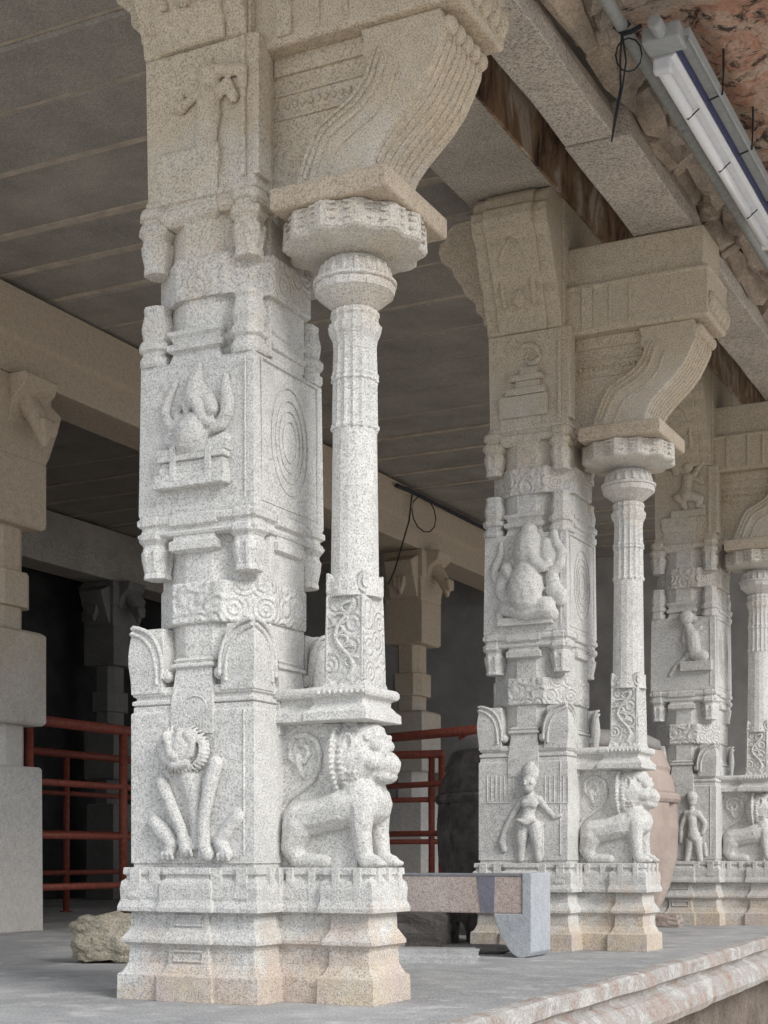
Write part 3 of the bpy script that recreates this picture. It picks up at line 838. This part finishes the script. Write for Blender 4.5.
# broken stone course between beam and eave
m = MB(); rr = random.Random(21)
for row in range(3):
    y = -1.2 - .1*row
    while y < 10:
        L_ = rr.choice((.14, .2, .28, .4, .55)) * rr.uniform(.8, 1.2)
        xc = .385 + .045*row + rr.uniform(-.02, .03); zc = 4.05 + .035*row + rr.uniform(-.05, .05); yc = y + L_/2
        pts = []
        for _ in range(26):
            d_ = Vector((rr.gauss(0, 1), rr.gauss(0, 1), rr.gauss(0, 1))).normalized()
            p_ = rr.choice((.75, .9, 1.0))
            pts.append(Vector((xc + d_.x*.085*p_, yc + max(-1, min(1, d_.y*1.5))*L_*.52*p_, zc + d_.z*.10*p_)))
        vs = [m.bm.verts.new(p) for p in pts]
        rt_ = bmesh.ops.convex_hull(m.bm, input=vs)
        bmesh.ops.delete(m.bm, geom=[q for q in rt_['geom_interior'] if isinstance(q, bmesh.types.BMVert)], context='VERTS')
        y += L_*.92
struct(m.build('trim_3', 'rubble', bevel=.01))

# ------------------------------------------------------------------ lamp, conduit, wire under the eave
tl = thing('tube_lamp', 'white fluorescent tube lamp in a grey housing fixed below the red eave', 'lamp', (.735, 2.36, 3.87))
y0, y1 = -1.06, 1.08
m = MB(); m.box(-.055, .125, y0, y1, 0, .03); m.box(-.055, -.045, y0, y1, -.02, 0); m.box(.115, .125, y0, y1, -.02, 0); m.build('housing', 'alu', tl, bevel=.004)
m = MB(); m.prism([(-.05, 0), (.05, 0), (.05, -.03), (.03, -.045), (-.03, -.045), (-.05, -.03)], 'y', y0+.06, y1-.03); m.build('batten', 'white', tl, bevel=.003)
m = MB(); m.tube([(-.022, y0+.09, -.065), (-.022, y1-.06, -.065)], .024, 16); m.build('glass_tube', 'tube', tl, smooth=True)
for yy in (y0+.08, y1-.05):
    m = MB(); m.box(-.05, .03, yy-.025, yy+.02, -.095, -.03); m.build('tube_holder', 'white', tl, bevel=.012)
m = MB(); m.box(.052, .064, y0+.04, y1-.02, -.032, .0); m.build('blue_seal', 'blue', tl)
m = MB(); m.box(-.06, .10, y0-.07, y0+.05, -.035, .035); m.tube([(.02, y0-.16, .0), (.02, y0-.06, .0)], .03, 14); m.build('end_cap', 'alu', tl, bevel=.01)
for yy in (-.55, .02, .6):
    m = MB(); m.tube([(.07, yy, -.03), (.13, yy+.01, -.01), (.135, yy+.01, .1), (.135, yy+.01, .20)], .005, 6)
    m.tube([(-.052, yy, -.06), (-.02, yy, -.093), (.03, yy, -.055)], .0035, 6); m.build('hanger_wire', 'black', tl)
cd = thing('conduit_pipe', 'straight grey conduit running beside the white tube lamp', 'pipe', (.585, 0, 3.95))
m = MB(); m.tube([(0, -1.2, 0), (0, 9.0, 0)], .027, 14); m.build('pipe', 'pipe', cd, smooth=True)
for yy in (.4, 2.2, 4.2):
    m = MB(); m.tube([(.0, yy, .03), (.0, yy, .26)], .01, 8); m.tube([(-.03, yy, 0), (0, yy, .032), (.03, yy, 0), (0, yy, -.032)], .006, 6, True); m.build('clamp', 'pipe', cd)
m = MB(); q0 = Vector((0, 1.26, 0))
m.tube([q0+Vector(p) for p in ((0, 0, .033), (.033, 0, 0), (0, 0, -.033), (-.033, 0, 0))], .008, 6, True)
m.tube([q0+Vector(p) for p in ((.0, 0, -.033), (.05, -.03, -.05), (.10, -.07, -.06))], .010, 6)
m.tube([q0+Vector(p) for p in ((0, 0, -.03), (-.01, .01, -.13), (-.012, .02, -.24), (-.04, .03, -.36), (-.055, .04, -.44))], .0045, 6)
m.tube([q0+Vector(p) for p in ((0, .005, -.03), (.012, .02, -.14), (-.005, .02, -.25), (-.035, .03, -.36), (-.058, .04, -.45))], .004, 6)
m.tube([q0+Vector((.02+.05*math.cos(a), .03+.02*math.cos(a), -.11+.07*math.sin(a))) for a in [k*PI/6 for k in range(12)]], .0035, 6, True)
m.build('loose_wire', 'black', cd)
m = MB()
pa = on(408, 487, 'x', -4.12); pb = on(487, 521, 'x', -4.12); dr = (pb[2]-pa[2])/(pb[1]-pa[1])
m.tube([(-4.10, pa[1]-.3, 4.22), (-4.11, pa[1], 4.24), (-4.11, 13.3, 4.24)], .022, 8)
m.tube([(-4.10, pa[1]+.05, 4.2), (-4.06, pa[1]-.1, 3.9), (-3.98, pa[1]-.6, 3.3), (-3.97, pa[1]-.75, 3.15)], .008, 6)
m.tube([(-4.08+.02*math.cos(a), pa[1]+.3+.25*math.cos(a), 4.05+.18*math.sin(a)) for a in [k*PI/6 for k in range(12)]], .007, 6, True)
tag(m.build('black_cable', 'black'), 'black cable running along the brown inner beam with a hanging end', 'cable')

# ------------------------------------------------------------------ railings
def railing(label, P, Q, heights, posts, r=.028, group='red railings', zt=None):
    P = Vector((*P, 0)); Q = Vector((*Q, 0)); t = thing('railing', label, 'railing', P, 0, group); d = Q-P
    for i, h in enumerate(heights):
        m = MB(); e0 = -.12 if i == 0 else 0
        m.tube([d*0 + Vector((0, 0, h)), d + Vector((0, 0, h))], r*1.25 if i == 0 else r*.8, 10); m.build('top_rail' if i == 0 else 'rail', 'red', t, smooth=True)
    for s_ in posts:
        m = MB(); m.tube([d*s_, d*s_ + Vector((0, 0, heights[0]))], r, 10)
        m.lathe(d.x*s_, d.y*s_, [(0, .06), (.012, .06), (.014, .03)], 12); m.build('post', 'red', t, smooth=True)


railing('red railing beside the pillar at the left edge, nearest to the camera', (-4.45, 3.52), (-4.45, 6.10), (1.475, 1.04, .66, .29), (.01, .435, .99), r=.032)
railing('thinner red railing standing deeper in the dark hall behind the left railing', (-6.2, 4.98), (-6.2, 9.0), (1.44, 1.08, .72, .36), (.0, .29, .62, 1.0), r=.03)
railing('red railing running behind the big round stone drum', (-3.45, 6.40), (-1.75, 5.69), (1.475, 1.08, .69, .30), (0.02, .77), r=.03)
railing('farther red railing with a double end post left of the round stone drum', (-4.2, 7.50), (-3.06, 7.53), (1.43, 1.02, .64, .26), (.9, .985, .02), r=.03)

# ------------------------------------------------------------------ the great round stone behind the second pier
bx_, by_ = -.96, 4.72
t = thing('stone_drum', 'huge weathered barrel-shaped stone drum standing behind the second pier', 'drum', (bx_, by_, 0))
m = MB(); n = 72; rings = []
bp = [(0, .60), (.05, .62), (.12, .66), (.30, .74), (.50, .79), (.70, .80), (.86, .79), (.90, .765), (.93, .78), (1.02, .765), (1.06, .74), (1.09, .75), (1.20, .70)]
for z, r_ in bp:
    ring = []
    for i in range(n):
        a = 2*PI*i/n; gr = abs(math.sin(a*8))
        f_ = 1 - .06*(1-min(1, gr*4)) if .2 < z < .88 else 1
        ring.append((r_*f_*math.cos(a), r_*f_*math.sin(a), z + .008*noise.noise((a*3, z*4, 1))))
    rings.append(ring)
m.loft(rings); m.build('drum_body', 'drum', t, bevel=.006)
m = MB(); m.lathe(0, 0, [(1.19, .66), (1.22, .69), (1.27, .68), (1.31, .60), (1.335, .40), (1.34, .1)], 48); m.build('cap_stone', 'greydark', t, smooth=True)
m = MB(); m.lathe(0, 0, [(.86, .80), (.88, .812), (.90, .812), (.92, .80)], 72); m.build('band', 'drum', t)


# ------------------------------------------------------------------ bench and loose stones
bn = thing('stone_bench', 'low pinkish stone bench with a curved end leg, before the second pier', 'bench', (0, 2.35, 0))
m = MB(); m.box(-1.45, -.28, 0, .26, .222, .418); m.build('slab', 'benchm', bn, bevel=.006)
m = MB(); m.box(-1.45, -.28, -.004, .264, .41, .424); m.build('painted_top', 'benchtop', bn, bevel=.004)
xa = on(479, 890, 'y', 2.35)[0]; xb = on(494, 890, 'y', 2.35)[0]
m = MB(); m.loft([[(xa-.01, -.004, .41), (xb+.005, -.004, .41), (xb, -.004, .224), (xa+.012, -.004, .224)], [(xa-.01, .004, .41), (xb+.005, .004, .41), (xb, .004, .224), (xa+.012, .004, .224)]])
m.build('painted_band', 'benchband', bn)
lg = [(-.228, .43), (-.228, .03), (-.245, .008), (-.27, 0), (-.30, 0), (-.335, .02), (-.375, .07), (-.405, .13), (-.43, .20), (-.435, .222), (-.28, .222), (-.28, .43)]
m = MB(); m.prism(lg, 'y', -.008, .27); m.build('end_leg', 'benchleg', bn, bevel=.006)
m = MB(); m.prism([(-1.30-(x+.3), z) for x, z in lg], 'y', 0, .26); m.build('end_leg', 'benchleg', bn, bevel=.006)


def loose(name, label, loc, size, rz, mat, seed, rough=.12, sub=3, shape=None, tilt=0):
    m = MB()
    bmesh.ops.create_cube(m.bm, size=1)
    bmesh.ops.subdivide_edges(m.bm, edges=m.bm.edges[:], cuts=sub*3, use_grid_fill=True)
    for v in m.bm.verts:
        c = v.co.copy(); l = max(abs(c.x), abs(c.y), abs(c.z))
        if shape == 'round': c = c.lerp(c.normalized()*l*1.05, .55)
        d_ = rough*noise.fractal((c.x*2.5+seed, c.y*2.5, c.z*2.5), .9, 2.0, 4)
        c += c.normalized()*d_
        v.co = Vector((c.x*size[0], c.y*size[1], max((c.z+.5), 0)*size[2]))
        v.co.z += v.co.x*tilt if v.co.z > .02 else 0
    o = m.build(name, mat); o.location = loc; o.rotation_euler = (0, 0, rz); return tag(o, label, 'stone')


rc = on(101, 964, 'z', 0)
loose('broken_stone', 'rough tan chunk of broken stone on the floor at the left of the nearest pier', (rc[0]-.03, rc[1]+.12, 0), (.34, .24, .225), .5, 'rockm', 3.3, .20, 4, 'round')
loose('flat_stone', 'long narrow flat stone lying on the floor just right of the nearest pier', (-.68, 1.76, 0), (.74, .16, .07), .48, 'benchtop2', 1.2, .03)
loose('flat_stone', 'short tilted stone offcut behind the long flat stone', (-1.02, 2.12, 0), (.34, .14, .09), -.35, 'greydark', 5.2, .06, tilt=-.12)
loose('stone_block', 'dark stone block lying in shadow under the bench', (-1.35, 3.15, 0), (.62, .40, .26), .2, 'dark', 7.1, .06)
loose('stone_block', 'smaller dark stone block between the bench and the second pier', (-1.0, 3.6, 0), (.22, .2, .30), .5, 'greydark', 8.4, .06)
loose('flat_stone', 'thin round-edged stone lying under the bench beside its curved leg', (-.66, 2.62, 0), (.40, .20, .045), .1, 'greydark', 2.7, .05, 3, 'round')
q = on(680, 918, 'z', 0)
loose('flat_stone', 'low pinkish stone fragment on the floor by the base of the farthest pier', (-.62, 5.85, 0), (.36, .22, .09), .1, 'barrelm', 4.4, .08)

# ------------------------------------------------------------------ camera, light, view
cam = bpy.data.cameras.new('camera'); co = bpy.data.objects.new('camera', cam); COL.objects.link(co)
co.location = CAM; co.rotation_euler = (PI/2, 0, TH)
cam.sensor_fit = 'HORIZONTAL'; cam.sensor_width = 36; cam.lens = 36*F/768; cam.shift_y = (HZ-512)/768
cam.clip_start = .05; cam.clip_end = 200
SC.camera = co

w = bpy.data.worlds.new('sky'); SC.world = w; w.use_nodes = True
nt = w.node_tree; bgn = nt.nodes['Background']
bgn.inputs[0].default_value = (.86, .92, 1.0, 1); bgn.inputs[1].default_value = .80
sun = bpy.data.lights.new('sun', 'SUN'); sun.energy = 2.35; sun.angle = math.radians(26); sun.color = (1, .975, .95)
so = bpy.data.objects.new('sun', sun); COL.objects.link(so)
dirv = Vector((-.84, .36, -.58)).normalized()
so.rotation_euler = dirv.to_track_quat('-Z', 'Y').to_euler()
SC.view_settings.view_transform = 'Standard'; SC.view_settings.look = 'None'
SC.view_settings.gamma = 1; SC.view_settings.use_curve_mapping = False
SC.view_settings.exposure = .28
